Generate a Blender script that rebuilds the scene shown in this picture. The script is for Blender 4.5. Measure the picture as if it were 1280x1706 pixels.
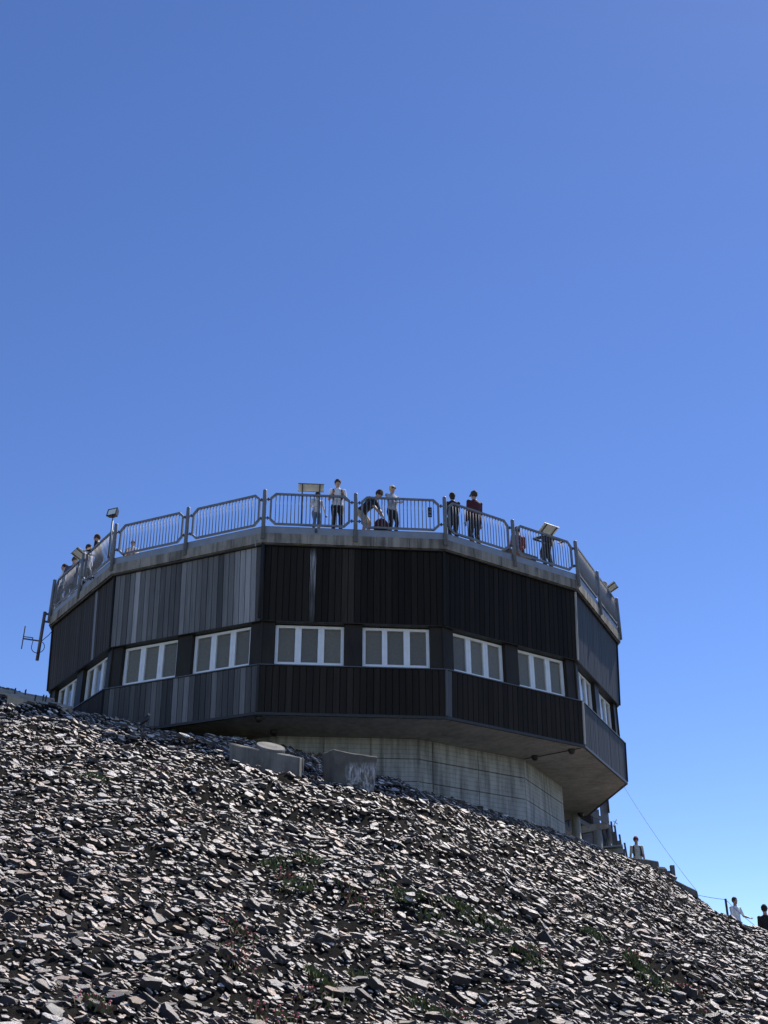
import bpy, bmesh, math, random
import numpy as np
from mathutils import Vector, Matrix, Quaternion, noise

for o in list(bpy.data.objects):
    bpy.data.objects.remove(o)
scene = bpy.context.scene
col = scene.collection
rnd = random.Random(7)
rs = np.random.RandomState(11)
R_ = math.radians

# ------------------------------------------------------------------ camera
CAM = Vector((-1.7011, -36.4401, -8.1219))
YAW, PITCH, ROLL = 0.0917, 0.4679, -0.0028
fw = Vector((math.sin(YAW)*math.cos(PITCH), math.cos(YAW)*math.cos(PITCH), math.sin(PITCH)))
rt = Vector((math.cos(YAW), -math.sin(YAW), 0)); up = rt.cross(fw)
rt2 = rt*math.cos(ROLL) + up*math.sin(ROLL); up2 = -rt*math.sin(ROLL) + up*math.cos(ROLL)
cd = bpy.data.cameras.new('camera'); cam = bpy.data.objects.new('camera', cd); col.objects.link(cam)
m3 = Matrix((rt2, up2, -fw)).transposed()
cam.matrix_world = Matrix.Translation(CAM) @ m3.to_4x4()
cd.sensor_fit = 'VERTICAL'; cd.sensor_height = 36; cd.sensor_width = 27; cd.lens = 1850/1706*36
cd.clip_start = 0.1; cd.clip_end = 20000
scene.camera = cam

# ------------------------------------------------------------------ sky, sun, exposure
SUN_EL, SUN_AZ = R_(55), R_(42)
w = bpy.data.worlds.new('World'); scene.world = w; w.use_nodes = True
wn, wl = w.node_tree.nodes, w.node_tree.links
bg = wn['Background']; sky = wn.new('ShaderNodeTexSky'); sky.sky_type = 'NISHITA'; sky.sun_disc = False
sky.sun_elevation = SUN_EL; sky.sun_rotation = SUN_AZ
sky.altitude = 2970; sky.air_density = 1.0; sky.dust_density = 0.3; sky.ozone_density = 2.6
hs = wn.new('ShaderNodeHueSaturation'); hs.inputs['Hue'].default_value = 0.511; hs.inputs['Saturation'].default_value = 1.15
wl.new(sky.outputs[0], hs.inputs['Color']); wl.new(hs.outputs[0], bg.inputs[0]); bg.inputs[1].default_value = 0.123
sd = bpy.data.lights.new('sun', 'SUN'); sd.energy = 5.0; sd.angle = R_(0.53); sd.color = (1, 0.94, 0.86)
sun = bpy.data.objects.new('sun', sd); col.objects.link(sun)
sv = Vector((math.sin(SUN_AZ)*math.cos(SUN_EL), math.cos(SUN_AZ)*math.cos(SUN_EL), math.sin(SUN_EL)))
sun.rotation_euler = sv.to_track_quat('Z', 'Y').to_euler(); sun.location = (20, 30, 40)
vs = scene.view_settings
vs.view_transform = 'Standard'; vs.look = 'None'; vs.exposure = 0.55; vs.gamma = 1.0; vs.use_curve_mapping = False
scene.cycles.max_bounces = 6; scene.cycles.transparent_max_bounces = 8

# ------------------------------------------------------------------ materials
def nodes_of(name):
    m = bpy.data.materials.new(name); m.use_nodes = True
    return m, m.node_tree.nodes, m.node_tree.links, m.node_tree.nodes['Principled BSDF']

def noise_ramp(n, l, scale, stops, vec=None, detail=6, rough=.6, dist=0.0):
    t = n.new('ShaderNodeTexNoise'); t.inputs['Scale'].default_value = scale; t.inputs['Detail'].default_value = detail
    t.inputs['Roughness'].default_value = rough; t.inputs['Distortion'].default_value = dist
    if vec: l.new(vec, t.inputs['Vector'])
    r = n.new('ShaderNodeValToRGB'); cr = r.color_ramp
    while len(cr.elements) < len(stops): cr.elements.new(.5)
    for e, (p, c) in zip(cr.elements, stops):
        e.position = p; e.color = (*c, 1) if len(c) == 3 else c
    l.new(t.outputs['Fac'], r.inputs['Fac'])
    return t, r

def mul(n, l, a, b, fac=1.0, mode='MULTIPLY'):
    x = n.new('ShaderNodeMixRGB'); x.blend_type = mode; x.inputs[0].default_value = fac
    l.new(a, x.inputs[1]); l.new(b, x.inputs[2]); return x.outputs[0]

def coords(n, l, scale=(1, 1, 1), kind='Object'):
    tc = n.new('ShaderNodeTexCoord'); mp = n.new('ShaderNodeMapping'); mp.inputs['Scale'].default_value = scale
    l.new(tc.outputs[kind], mp.inputs['Vector']); return mp.outputs[0]

def bump(n, l, b, src, dist=.01, strength=.6):
    bp = n.new('ShaderNodeBump'); bp.inputs['Distance'].default_value = dist; bp.inputs['Strength'].default_value = strength
    l.new(src, bp.inputs['Height']); l.new(bp.outputs[0], b.inputs['Normal'])

def mat(name, c, rough=.6, metal=0.0, var=.25, scale=6, bmp=.003, vscale=(1, 1, 1), spec=.5):
    """general painted / mineral surface: base colour with mottling and fine relief"""
    m, n, l, b = nodes_of(name)
    v = coords(n, l, vscale)
    t, r = noise_ramp(n, l, scale, [(.3, tuple(x*(1-var) for x in c)), (.7, tuple(min(1, x*(1+var)) for x in c))], v)
    l.new(r.outputs[0], b.inputs['Base Color']); b.inputs['Roughness'].default_value = rough
    b.inputs['Metallic'].default_value = metal; b.inputs['Specular IOR Level'].default_value = spec
    if bmp:
        t2, r2 = noise_ramp(n, l, scale*7, [(.3, (0, 0, 0)), (.7, (1, 1, 1))], v)
        bump(n, l, b, r2.outputs[0], bmp)
    return m

def wood_mat():
    """stained boards, the tone of each board comes from its object colour, streaked along the grain"""
    m, n, l, b = nodes_of('stained_boards')
    oi = n.new('ShaderNodeObjectInfo')
    tc = n.new('ShaderNodeTexCoord'); ad = n.new('ShaderNodeVectorMath'); ad.operation = 'ADD'
    sc = n.new('ShaderNodeVectorMath'); sc.operation = 'SCALE'; sc.inputs['Scale'].default_value = 37
    cmb = n.new('ShaderNodeCombineXYZ')
    for i in range(3): l.new(oi.outputs['Random'], cmb.inputs[i])
    l.new(cmb.outputs[0], sc.inputs[0]); l.new(tc.outputs['Object'], ad.inputs[0]); l.new(sc.outputs[0], ad.inputs[1])
    mp = n.new('ShaderNodeMapping'); mp.inputs['Scale'].default_value = (14, 14, .55); l.new(ad.outputs[0], mp.inputs[0])
    t, r = noise_ramp(n, l, 1.6, [(.22, (.42, .42, .42)), (.45, (.95, .95, .95)), (.62, (1.1, 1.1, 1.1)), (.78, (2.3, 2.3, 2.4))], mp.outputs[0], 8, .65)
    o = mul(n, l, oi.outputs['Color'], r.outputs[0])
    l.new(o, b.inputs['Base Color']); b.inputs['Roughness'].default_value = .65; b.inputs['Specular IOR Level'].default_value = .12
    bump(n, l, b, r.outputs[0], .004)
    return m

def concrete_mat(name, c, streak=.35, boards=True):
    m, n, l, b = nodes_of(name)
    v = coords(n, l)
    t, r = noise_ramp(n, l, 1.3, [(.25, tuple(x*.62 for x in c)), (.5, c), (.78, tuple(x*1.25 for x in c))], v, 9, .68)
    v2 = coords(n, l, (2.2, 2.2, .22))
    t2, r2 = noise_ramp(n, l, 2.4, [(.32, (1-streak,)*3), (.6, (1, 1, 1))], v2, 6, .6)
    o = mul(n, l, r.outputs[0], r2.outputs[0])
    if boards:                                              # board-marked formwork lines
        wv = n.new('ShaderNodeTexWave'); wv.wave_type = 'BANDS'; wv.bands_direction = 'Z'; wv.inputs['Scale'].default_value = 2.6
        wv.inputs['Distortion'].default_value = .5; wv.inputs['Detail'].default_value = 2; l.new(v, wv.inputs[0])
        r3 = n.new('ShaderNodeValToRGB'); r3.color_ramp.elements[0].color = (.62, .62, .62, 1); r3.color_ramp.elements[1].position = .16
        l.new(wv.outputs['Fac'], r3.inputs[0]); o = mul(n, l, o, r3.outputs[0], .6)
    l.new(o, b.inputs['Base Color']); b.inputs['Roughness'].default_value = .85; b.inputs['Specular IOR Level'].default_value = .3
    t4, r4 = noise_ramp(n, l, 28, [(.3, (0, 0, 0)), (.7, (1, 1, 1))], v)
    bump(n, l, b, r4.outputs[0], .006)
    return m

def stone_mat(name, attr):
    """silvery schist: grey with pale quartz flecks, brown stain, layered relief"""
    m, n, l, b = nodes_of(name)
    tone = None
    if attr:
        a = n.new('ShaderNodeAttribute'); a.attribute_name = 'tone'; tone = a.outputs['Fac']
    else:
        a = n.new('ShaderNodeObjectInfo'); tone = a.outputs['Random']
    r0 = n.new('ShaderNodeValToRGB'); cr = r0.color_ramp
    for p, c in [(.3, (.225, .208, .195)), (.62, (.36, .345, .33)), (.88, (.31, .24, .19))]:
        e = cr.elements.new(p); e.color = (*c, 1)
    cr.elements[0].color = (.10, .095, .095, 1); cr.elements[-1].color = (.56, .55, .54, 1)
    l.new(tone, r0.inputs[0])
    pa = n.new('ShaderNodeAttribute'); pa.attribute_name = 'cleavage_light'; r9 = n.new('ShaderNodeValToRGB'); r9.color_ramp.elements[0].position = .25; r9.color_ramp.elements[0].color = (.20, .165, .135, 1); r9.color_ramp.elements[1].position = .7; r9.color_ramp.elements[1].color = (1.95, 1.88, 1.80, 1)  # silvery cleavage, stained edges; contrast raised to paint sunlit tops and shaded sides
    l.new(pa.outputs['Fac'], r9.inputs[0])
    v = coords(n, l)
    t, r = noise_ramp(n, l, 9, [(.28, (.6, .59, .58)), (.5, (1.1, 1.1, 1.1)), (.72, (1.6, 1.58, 1.55))], v, 9, .75)
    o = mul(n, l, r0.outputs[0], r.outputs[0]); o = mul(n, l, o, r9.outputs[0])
    t2, r2 = noise_ramp(n, l, 2.2, [(.52, (1, 1, 1)), (.7, (.78, .62, .5))], v, 4, .6)
    o = mul(n, l, o, r2.outputs[0], .6)
    l.new(o, b.inputs['Base Color']); b.inputs['Roughness'].default_value = .42; b.inputs['Specular IOR Level'].default_value = .7
    t3, r3 = noise_ramp(n, l, 24, [(.25, (0, 0, 0)), (.75, (1, 1, 1))], v, 8, .7)
    bump(n, l, b, r3.outputs[0], .035, .9)
    return m

def glass_mat():
    m, n, l, b = nodes_of('window_glass'); n.remove(b)
    tr = n.new('ShaderNodeBsdfTransparent'); gl = n.new('ShaderNodeBsdfGlossy'); gl.inputs['Roughness'].default_value = .02
    tr.inputs[0].default_value = (.86, .88, .88, 1)
    lw = n.new('ShaderNodeLayerWeight'); lw.inputs[0].default_value = .5; pw_ = n.new('ShaderNodeMath'); pw_.operation = 'POWER'; pw_.inputs[1].default_value = 4; l.new(lw.outputs['Facing'], pw_.inputs[0])
    fr = n.new('ShaderNodeMapRange'); fr.inputs[3].default_value = .025; fr.inputs[4].default_value = .9; l.new(pw_.outputs[0], fr.inputs[0]); mx = n.new('ShaderNodeMixShader')
    l.new(fr.outputs[0], mx.inputs[0]); l.new(tr.outputs[0], mx.inputs[1]); l.new(gl.outputs[0], mx.inputs[2])
    l.new(mx.outputs[0], n['Material Output'].inputs[0]); return m

M = {}
M['wood'] = wood_mat()
M['backing'] = mat('dark_backing', (.012, .010, .009), .8)
M['panel'] = mat('dark_band_panel', (.026, .020, .014), .5, var=.35, scale=3, vscale=(1, 1, .3), spec=.2)
M['trim'] = mat('dark_trim', (.022, .018, .015), .5)
M['sill'] = mat('sill_flashing', (.09, .088, .092), .45, metal=.3)
M['white'] = mat('white_window_paint', (.8, .8, .82), .4, var=.06, bmp=0)
M['blind'] = mat('taupe_blind', (.36, .285, .195), .9, var=.12, scale=18)
_n, _l = M['blind'].node_tree.nodes, M['blind'].node_tree.links; _b = _n['Principled BSDF']; _s = _b.inputs['Base Color'].links[0].from_socket
_oi = _n.new('ShaderNodeObjectInfo'); _mr = _n.new('ShaderNodeMapRange'); _mr.inputs[3].default_value = .8; _mr.inputs[4].default_value = 1.12; _l.new(_oi.outputs['Random'], _mr.inputs[0])
_l.new(mul(_n, _l, _s, _mr.outputs[0]), _b.inputs['Base Color'])
M['glass'] = glass_mat()
M['fascia'] = concrete_mat('fascia_concrete', (.34, .295, .245), .68, False)
M['concrete'] = concrete_mat('board_marked_concrete', (.38, .38, .39), .6, True)
M['soffit'] = concrete_mat('soffit_concrete', (.46, .45, .43), .3, False)
M['blockc'] = concrete_mat('weathered_concrete', (.17, .165, .155), .55, False)
M['pale'] = concrete_mat('flare_tinted_concrete', (.46, .38, .28), .35, False)  # left walls: sunlit brightness and warm flare tint painted into the colour
M['steel'] = mat('galvanised_steel', (.17, .185, .21), .6, metal=.15, var=.18, scale=9, bmp=.001)
M['flash'] = mat('zinc_flashing', (.27, .28, .31), .5, metal=.2, var=.15, scale=3, bmp=.001)
M['black'] = mat('black_fitting', (.015, .015, .016), .5)
M['darksteel'] = mat('dark_steel', (.08, .085, .095), .45, metal=.4)
M['brownsteel'] = mat('weathered_mast_steel', (.16, .13, .11), .6, metal=.3)
M['board'] = mat('board_back', (.82, .81, .76), .5, var=.08)
M['scree'] = mat('scree_gravel', (.02, .0185, .017), .95, var=.6, scale=9, bmp=.12, spec=.03)
M['stone'] = stone_mat('schist_stone', False)
M['stones'] = stone_mat('schist_scree', True)

# ------------------------------------------------------------------ mesh helpers
class MB:
    def __init__(s): s.v, s.f, s.mi = [], [], []
    def add(s, v, f, mi=0):
        o = len(s.v); s.v += [tuple(p) for p in v]; s.f += [tuple(i+o for i in q) for q in f]; s.mi += [mi]*len(f); return s
    def box(s, lo, hi, mt=None, mi=0):
        v = [Vector((x, y, z)) for x in (lo[0], hi[0]) for y in (lo[1], hi[1]) for z in (lo[2], hi[2])]
        if mt: v = [mt @ p for p in v]
        return s.add(v, [(0, 1, 3, 2), (4, 6, 7, 5), (0, 4, 5, 1), (2, 3, 7, 6), (0, 2, 6, 4), (1, 5, 7, 3)], mi)
    def loft(s, rings, caps=True, mi=0, loop=False):
        n = len(rings[0]); v = [p for r in rings for p in r]; f = []
        k = len(rings)
        for i in range(k if loop else k-1):
            a, b = i*n, ((i+1) % k)*n
            for j in range(n):
                f.append((a+j, a+(j+1) % n, b+(j+1) % n, b+j))
        if caps and not loop:
            f.append(tuple(range(n))[::-1]); f.append(tuple((k-1)*n+j for j in range(n)))
        return s.add(v, f, mi)
    def tube(s, pts, rad, n=8, mi=0, ell=1.0):
        pts = [Vector(p) for p in pts]
        if not hasattr(rad, '__len__'): rad = [rad]*len(pts)
        rings = []; prev = None
        for i, p in enumerate(pts):
            d = (pts[min(i+1, len(pts)-1)] - pts[max(i-1, 0)]).normalized()
            if prev is None:
                a = d.orthogonal().normalized()
                if abs(d.z) < .9: a = d.cross(Vector((0, 0, 1))).normalized()
            else: a = (prev - d*prev.dot(d)).normalized()
            prev = a; b = d.cross(a)
            rings.append([p + (a*math.cos(2*math.pi*j/n) + b*math.sin(2*math.pi*j/n)*ell)*rad[i] for j in range(n)])
        return s.loft(rings, mi=mi)
    def ball(s, c, r, n=10, k=6, mi=0, mt=None):
        r = r if hasattr(r, '__len__') else (r, r, r); rings = []
        for i in range(k+1):
            t = -math.pi/2 + math.pi*(i+.001*(i == 0)-.001*(i == k))/k; cc = max(.02, math.cos(t))
            ring = [Vector((r[0]*cc*math.cos(2*math.pi*j/n), r[1]*cc*math.sin(2*math.pi*j/n), r[2]*math.sin(t))) for j in range(n)]
            if mt: ring = [mt @ q for q in ring]
            rings.append([q + Vector(c) for q in ring])
        return s.loft(rings, mi=mi)
    def prism(s, poly, z0, z1, mi=0):
        return s.loft([[Vector((x, y, z0)) for x, y in poly], [Vector((x, y, z1)) for x, y in poly]], mi=mi)
    def mesh(s, name, mats, smooth=False):
        me = bpy.data.meshes.new(name); me.from_pydata(s.v, [], s.f)
        for m in (mats if isinstance(mats, list) else [mats]): me.materials.append(m)
        me.polygons.foreach_set('material_index', s.mi)
        bm = bmesh.new(); bm.from_mesh(me); bmesh.ops.recalc_face_normals(bm, faces=bm.faces); bm.to_mesh(me); bm.free()
        if smooth: me.polygons.foreach_set('use_smooth', [True]*len(me.polygons))
        return me
    def build(s, name, mats, parent=None, smooth=False):
        return link(name, s.mesh(name, mats, smooth), parent)

def link(name, data, parent=None, mt=None):
    o = bpy.data.objects.new(name, data); col.objects.link(o)
    if mt is not None: o.matrix_local = mt
    if parent is not None:
        o.parent = parent
    return o
def tag(o, label=None, cat=None, group=None, kind=None):
    if label: o['label'] = label
    if cat: o['category'] = cat
    if group: o['group'] = group
    if kind: o['kind'] = kind
    return o
def empty(name, loc=(0, 0, 0), rz=0):
    o = bpy.data.objects.new(name, None); col.objects.link(o); o.location = loc; o.rotation_euler = (0, 0, rz); o.empty_display_size = .2
    return o
def bevel(o, wd=.01, seg=1):
    me = o.data; bm = bmesh.new(); bm.from_mesh(me)
    bmesh.ops.bevel(bm, geom=list(bm.edges), offset=wd, segments=seg, affect='EDGES'); bm.to_mesh(me); bm.free(); return o

# ------------------------------------------------------------------ the 12-sided frame of reference
N = 12; C15 = math.cos(math.pi/12)
def corner(k, rad, z=0):
    a = (k-2.5)*math.pi/6; return Vector((math.sin(a)*rad, -math.cos(a)*rad, z))
def fdir(k):
    a = (k-2)*math.pi/6; return Vector((math.sin(a), -math.cos(a), 0)), Vector((math.cos(a), math.sin(a), 0))
def fpt(k, s, q, z):                 # s along face, q outward from the wall line, z up
    n, t = fdir(k); return t*s + n*(9.5*C15+q) + Vector((0, 0, z))
def fmat(k, s, q, z, tilt=0):        # local x along the face, y outward, z up
    n, t = fdir(k)
    mt = Matrix((t, n, Vector((0, 0, 1)))).transposed().to_4x4(); mt.translation = fpt(k, s, q, z)
    # (t, n, z) is left-handed; keep t reversed so that the frame is a rotation
    mt = Matrix((-t, n, Vector((0, 0, 1)))).transposed().to_4x4(); mt.translation = fpt(k, s, q, z)
    return mt @ Matrix.Rotation(tilt, 4, 'X')
def poly(rad): return [tuple(corner(k, rad)[:2]) for k in range(N)]
def ring(rads_z, name, m, parent, k0=0, k1=N):
    """closed section swept round the polygon: list of (radius, z)"""
    b = MB(); b.loft([[corner(k, r, z) for r, z in rads_z] for k in range(N)], loop=True); return b.build(name, m, parent)

# ------------------------------------------------------------------ terrain
CP = [[-1.51,-7.1,-.4],[-.3,-7.1,-.78],[.98,-7.1,-1.2],[1.88,-7.12,-1.47],[3.34,-6.27,-1.61],[5.11,-5.25,-1.81],[5.92,-3.96,-1.77],[6.93,-2.2,-1.61],
 [-7.93,-4.42,1.17],[-6.58,-6.68,.34],[-5.38,-7.38,-.03],[-4.38,-7.96,-.33],[-3.82,-26.67,-7.77],[-2.41,-25.66,-7.73],[-.63,-24.69,-7.7],
 [1.52,-23.64,-7.66],[4.07,-22.6,-7.62],[-5.04,-27.02,-7.84],[7.42,-20.92,-7.56],[8.16,-1.82,-2.01],[9.62,-.69,-2.21],[10.92,-2.19,-3.26],
 [11.52,-3.49,-4.35],[11.77,-5.22,-5.1],[-9.61,-2.86,1.6],[-11.32,-3.31,1.95],[-14.5,-3.86,2.3],
 [10.55,-5.8,-4.65],[10.81,-6.99,-5.18],[10.02,-4.52,-3.88],[9.63,-3.33,-3.14],[-7.11,-9.68,-0.48],[-8.15,-9.6,-0.21],[-9.21,-9.47,0.03],[-6.5,-11.4,-1.1],[-4.72,-12.53,-1.72],[-3.53,-12.71,-1.95],[-1.09,-13.05,-2.5],[-0.03,-12.5,-2.68],[1.36,-11.73,-2.78],[2.83,-10.94,-2.97],[4.24,-9.49,-3.02],[5.48,-8.03,-2.93],[7.23,-5.09,-2.62],[-1.95,-14.44,-2.88],[-0.16,-14.29,-3.24],[-2.33,-13.85,-2.5],[9.01,-9.49,-5.03],[9.05,-11.13,-5.59],
 [6.84,-16.16,-6.57],
 [12.86,-.2,-4.68],[13.07,-1.97,-5.33],[14.2,-3.5,-5.9],[14.8,-8,-7.2],[14,-14,-7.9],[18,-4,-8.5],[20,-12,-11],[11.5,3,-2.5],[11.4,4.6,-2.10],[15,6,-7],[8,6,-2.6],[0,9,-2.5],[-8,8,-1],[-15,5,-1],
 [-12,-14,-1.6],[-14,-22,-5.2],[-9,-30,-8.3],[-1.7,-36.4,-9.8],[8,-32,-10.6],[14,-24,-10.2],[-20,-12,-1]]
CPa = np.array(CP, float)
def tps_fit(P):
    n = len(P); d = np.linalg.norm(P[:, None, :2]-P[None, :, :2], axis=2)
    K = np.where(d > 0, d*d*np.log(np.maximum(d, 1e-9)), 0) + np.eye(n)*.25
    Q = np.c_[np.ones(n), P[:, :2]]; A = np.zeros((n+3, n+3)); A[:n, :n] = K; A[:n, n:] = Q; A[n:, :n] = Q.T
    return np.linalg.solve(A, np.r_[P[:, 2], 0, 0, 0])
TW = tps_fit(CPa)
def vnoise(x, y, seed):
    xi, yi = np.floor(x).astype(np.int64), np.floor(y).astype(np.int64); fx, fy = x-xi, y-yi
    fx = fx*fx*(3-2*fx); fy = fy*fy*(3-2*fy)
    def h(a, b):
        q = (a*374761393 + b*668265263 + seed*974711) & 0xffffffff; q = ((q ^ (q >> 13))*1274126177) & 0xffffffff
        return ((q ^ (q >> 16)) & 0xffff)/65535.0
    return (h(xi, yi)*(1-fx)+h(xi+1, yi)*fx)*(1-fy) + (h(xi, yi+1)*(1-fx)+h(xi+1, yi+1)*fx)*fy
def H(x, y):
    x = np.asarray(x, float); y = np.asarray(y, float); sh = x.shape; x = x.ravel(); y = y.ravel()
    d2 = (x[:, None]-CPa[None, :, 0])**2 + (y[:, None]-CPa[None, :, 1])**2
    z = (.5*d2*np.log(np.maximum(d2, 1e-12))) @ TW[:len(CPa)] + TW[-3] + TW[-2]*x + TW[-1]*y
    r = np.hypot(x, y+10); far = -8 - .55*(r-30)
    t = np.clip((r-24)/22, 0, 1); t = t*t*(3-2*t); z = z*(1-t) + far*t
    fade = np.clip((np.hypot(x, y)-8.2)/3, .15, 1)
    u, v = x*.9+y*.45, y*.9-x*.35
    led = np.abs(vnoise(u*.5+9, v*1.7+2, 6)*2-1)
    nz = (vnoise(u*.45+3, v*.8, 1)-.5)*.34 + (vnoise(u*1.0, v*2.4+7, 2)-.5)*.26 + (.42-led)*.11 + (vnoise(x*3.1, y*3.1, 3)-.5)*.08
    big = (vnoise(x/60, y/60, 5)-.5)*60*np.clip((r-60)/200, 0, 1)
    return (z + nz*fade + big).reshape(sh)

def axis(lo, hi, step, far):
    a = list(np.arange(lo, hi+1e-6, step)); s = step; left = []; right = []
    p = lo
    while p > -far: s *= 1.28; p -= s; left.append(p)
    s = step; p = hi
    while p < far: s *= 1.28; p += s; right.append(p)
    return np.array(left[::-1] + a + right)
gx, gy = axis(-17, 19, .22, 3500), axis(-31, 8, .22, 3500)
X, Y = np.meshgrid(gx, gy); Z = H(X, Y)
nx, ny = len(gx), len(gy)
me = bpy.data.meshes.new('scree_slope'); V = np.c_[X.ravel(), Y.ravel(), Z.ravel()]
ii = (np.arange(ny-1)[:, None]*nx + np.arange(nx-1)[None, :]).ravel()
F = np.c_[ii, ii+1, ii+1+nx, ii+nx]
def np_mesh(me, V, F):
    k = F.shape[1]; me.vertices.add(len(V)); me.vertices.foreach_set('co', np.ascontiguousarray(V, np.float32).ravel())
    me.loops.add(F.size); me.loops.foreach_set('vertex_index', np.ascontiguousarray(F, np.int32).ravel())
    me.polygons.add(len(F)); me.polygons.foreach_set('use_smooth', np.zeros(len(F), bool)); me.polygons.foreach_set('loop_start', np.arange(0, F.size, k, dtype=np.int32))
    me.update(calc_edges=True)
np_mesh(me, V, F); me.materials.append(M['scree'])
slope = tag(link('scree_slope', me), kind='structure')

# ---- stones: faceted schist slabs
def slab_shape(seed, small=False):
    r = random.Random(seed); bm = bmesh.new(); n = r.choice((4, 5)) if small else r.choice((5, 6, 6, 7)); a0 = r.random()*6
    pts = []
    for i in range(n):
        a = a0 + (i + r.uniform(-.32, .32))*2*math.pi/n; q = r.uniform(.72, 1.05)
        x, y = math.cos(a)*q, math.sin(a)*q*r.uniform(.85, 1)
        tz = 1 + .35*x*r.uniform(-1, 1) + .25*r.uniform(-1, 1)
        pts.append((x*.9, y*.9, tz)); pts.append((x*1.0 + r.uniform(-.12, .12), y + r.uniform(-.12, .12), r.uniform(-1.1, -.6)))
    if not small: pts.append((r.uniform(-.3, .3), r.uniform(-.3, .3), 1.25))
    for p in pts: bm.verts.new(p)
    bmesh.ops.convex_hull(bm, input=bm.verts)
    loose = [v for v in bm.verts if not v.link_faces]; bmesh.ops.delete(bm, geom=loose, context='VERTS')
    bmesh.ops.triangulate(bm, faces=bm.faces); bm.verts.index_update()
    v = np.array([p.co[:] for p in bm.verts]); f = np.array([[q.index for q in t.verts] for t in bm.faces]); bm.free()
    return v, f
SH = [slab_shape(100+i) for i in range(18)] + [slab_shape(300+i, True) for i in range(12)]

def sample(nw, d0, d1, pw):
    d = (d0**pw + rs.rand(nw)*(d1**pw-d0**pw))**(1/pw); lat = (rs.rand(nw)*2-1)*(.40*d+2.2)
    a = YAW
    x = CAM.x + math.sin(a)*d + math.cos(a)*lat; y = CAM.y + math.cos(a)*d - math.sin(a)*lat
    return x, y, d
def lognorm(lo, hi, n, k=1.6):
    u = rs.rand(n)**k; return lo*(hi/lo)**u
sx, sy, sl = [], [], []
for nw, d0, d1, pw, lo, hi, k in [(90, 9.5, 40, 2.0, .30, .45, 2.0), (38000, 9, 42, 2.0, .11, .27, 2.1), (54000, 8.5, 32, 1.6, .065, .13, 1.0), (24000, 8.5, 20, 1.3, .035, .07, 1.0), (14000, 24, 42, 2, .10, .16, 1.0)]:
    x, y, d = sample(nw, d0, d1, pw); l_ = lognorm(lo, hi, nw, k)
    r = np.hypot(x, y); ok = (r > 7.55) & ~((x < -3.0) & (r < 9.55) & (y > -9.5)) & ~((r < 9.6) & (y > 0))
    ok &= ~((x > 8.2) & (y > -.2))
    # patchiness: stretches of fine debris between coarse ones
    pn = vnoise(x*.35+y*.2, y*.55-x*.15, 9)
    ok &= rs.rand(nw) < np.where(l_ > .3, .25+1.5*pn, 1.0)
    sx.append(x[ok]); sy.append(y[ok]); sl.append(l_[ok])
sx, sy, sl = np.concatenate(sx), np.concatenate(sy), np.concatenate(sl); NS = len(sx)
e = .15
sz = H(sx, sy); hx = (H(sx+e, sy)-H(sx-e, sy))/(2*e); hy = (H(sx, sy+e)-H(sx, sy-e))/(2*e)
tiltx = rs.normal(.24, .26, NS); tilty = rs.normal(-.08, .27, NS)
nrm = np.c_[-hx*.8+tiltx, -hy*.8+tilty, np.ones(NS)]; nrm /= np.linalg.norm(nrm, axis=1)[:, None]
ang = rs.normal(-.12, .40, NS)
ax = np.c_[np.cos(ang), np.sin(ang), np.zeros(NS)]; ax -= nrm*(ax*nrm).sum(1)[:, None]; ax /= np.linalg.norm(ax, axis=1)[:, None]
ay = np.cross(nrm, ax)
wd = sl*.5*rs.uniform(.36, .72, NS); th = sl*.5*rs.uniform(.12, .34, NS); hl = sl*.5
RM = np.stack([ax*hl[:, None], ay*wd[:, None], nrm*th[:, None]], axis=2)          # columns
pos = np.c_[sx, sy, sz + th*rs.uniform(.2, .9, NS) + sl*rs.uniform(0, .14, NS)]
shp = np.where(sl < .15, rs.randint(18, len(SH), NS), rs.randint(0, 18, NS)); tone = np.clip(rs.beta(2.2, 1.8, NS), 0, 1)
dist = np.hypot(sx-CAM.x, sy-CAM.y)
ctr = np.abs(np.arctan2(sx-CAM.x, sy-CAM.y)-YAW) < .335
order = np.argsort(-(sl/dist)*np.where(ctr & (dist > 10), 1, .01))
single = np.zeros(NS, bool); single[order[:300]] = True
def cleav_light(v, f):  # drives stone colour: cleavage tone plus painted lit tops, shaded edges
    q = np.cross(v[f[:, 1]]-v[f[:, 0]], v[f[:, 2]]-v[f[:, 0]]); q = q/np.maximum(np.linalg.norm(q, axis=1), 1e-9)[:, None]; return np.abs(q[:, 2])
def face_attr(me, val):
    a = me.attributes.new('cleavage_light', 'FLOAT', 'FACE'); a.data.foreach_set('value', np.asarray(val, np.float32))
protos = []
def rough_up(v, f, seed):
    bm = bmesh.new(); vs_ = [bm.verts.new(p) for p in v]
    for t in f: bm.faces.new([vs_[i] for i in t])
    bmesh.ops.subdivide_edges(bm, edges=list(bm.edges), cuts=1, use_grid_fill=True)
    for p in bm.verts:
        q = noise.noise_vector(p.co*1.7 + Vector((seed, 0, 0))); p.co += Vector((q.x*.16, q.y*.16, q.z*.3))
    bmesh.ops.triangulate(bm, faces=bm.faces); bm.verts.index_update(); a = np.array([p.co[:] for p in bm.verts]); b = np.array([[q.index for q in t.verts] for t in bm.faces]); bm.free(); return a, b
for si_, (v, f) in enumerate(SH):
    v, f = rough_up(v, f, si_)
    pm = bpy.data.meshes.new('stone'); np_mesh(pm, v, f); pm.materials.append(M['stone']); face_attr(pm, cleav_light(v, f)); protos.append(pm)
for i in np.nonzero(single)[0]:
    mt = Matrix.Identity(4)
    for a in range(3):
        for b in range(3): mt[a][b] = RM[i, a, b]
        mt[a][3] = pos[i, a]
    link('stone', protos[shp[i]], slope, mt)
VV, FF, TT, CC = [], [], [], []; off = 0
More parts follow.
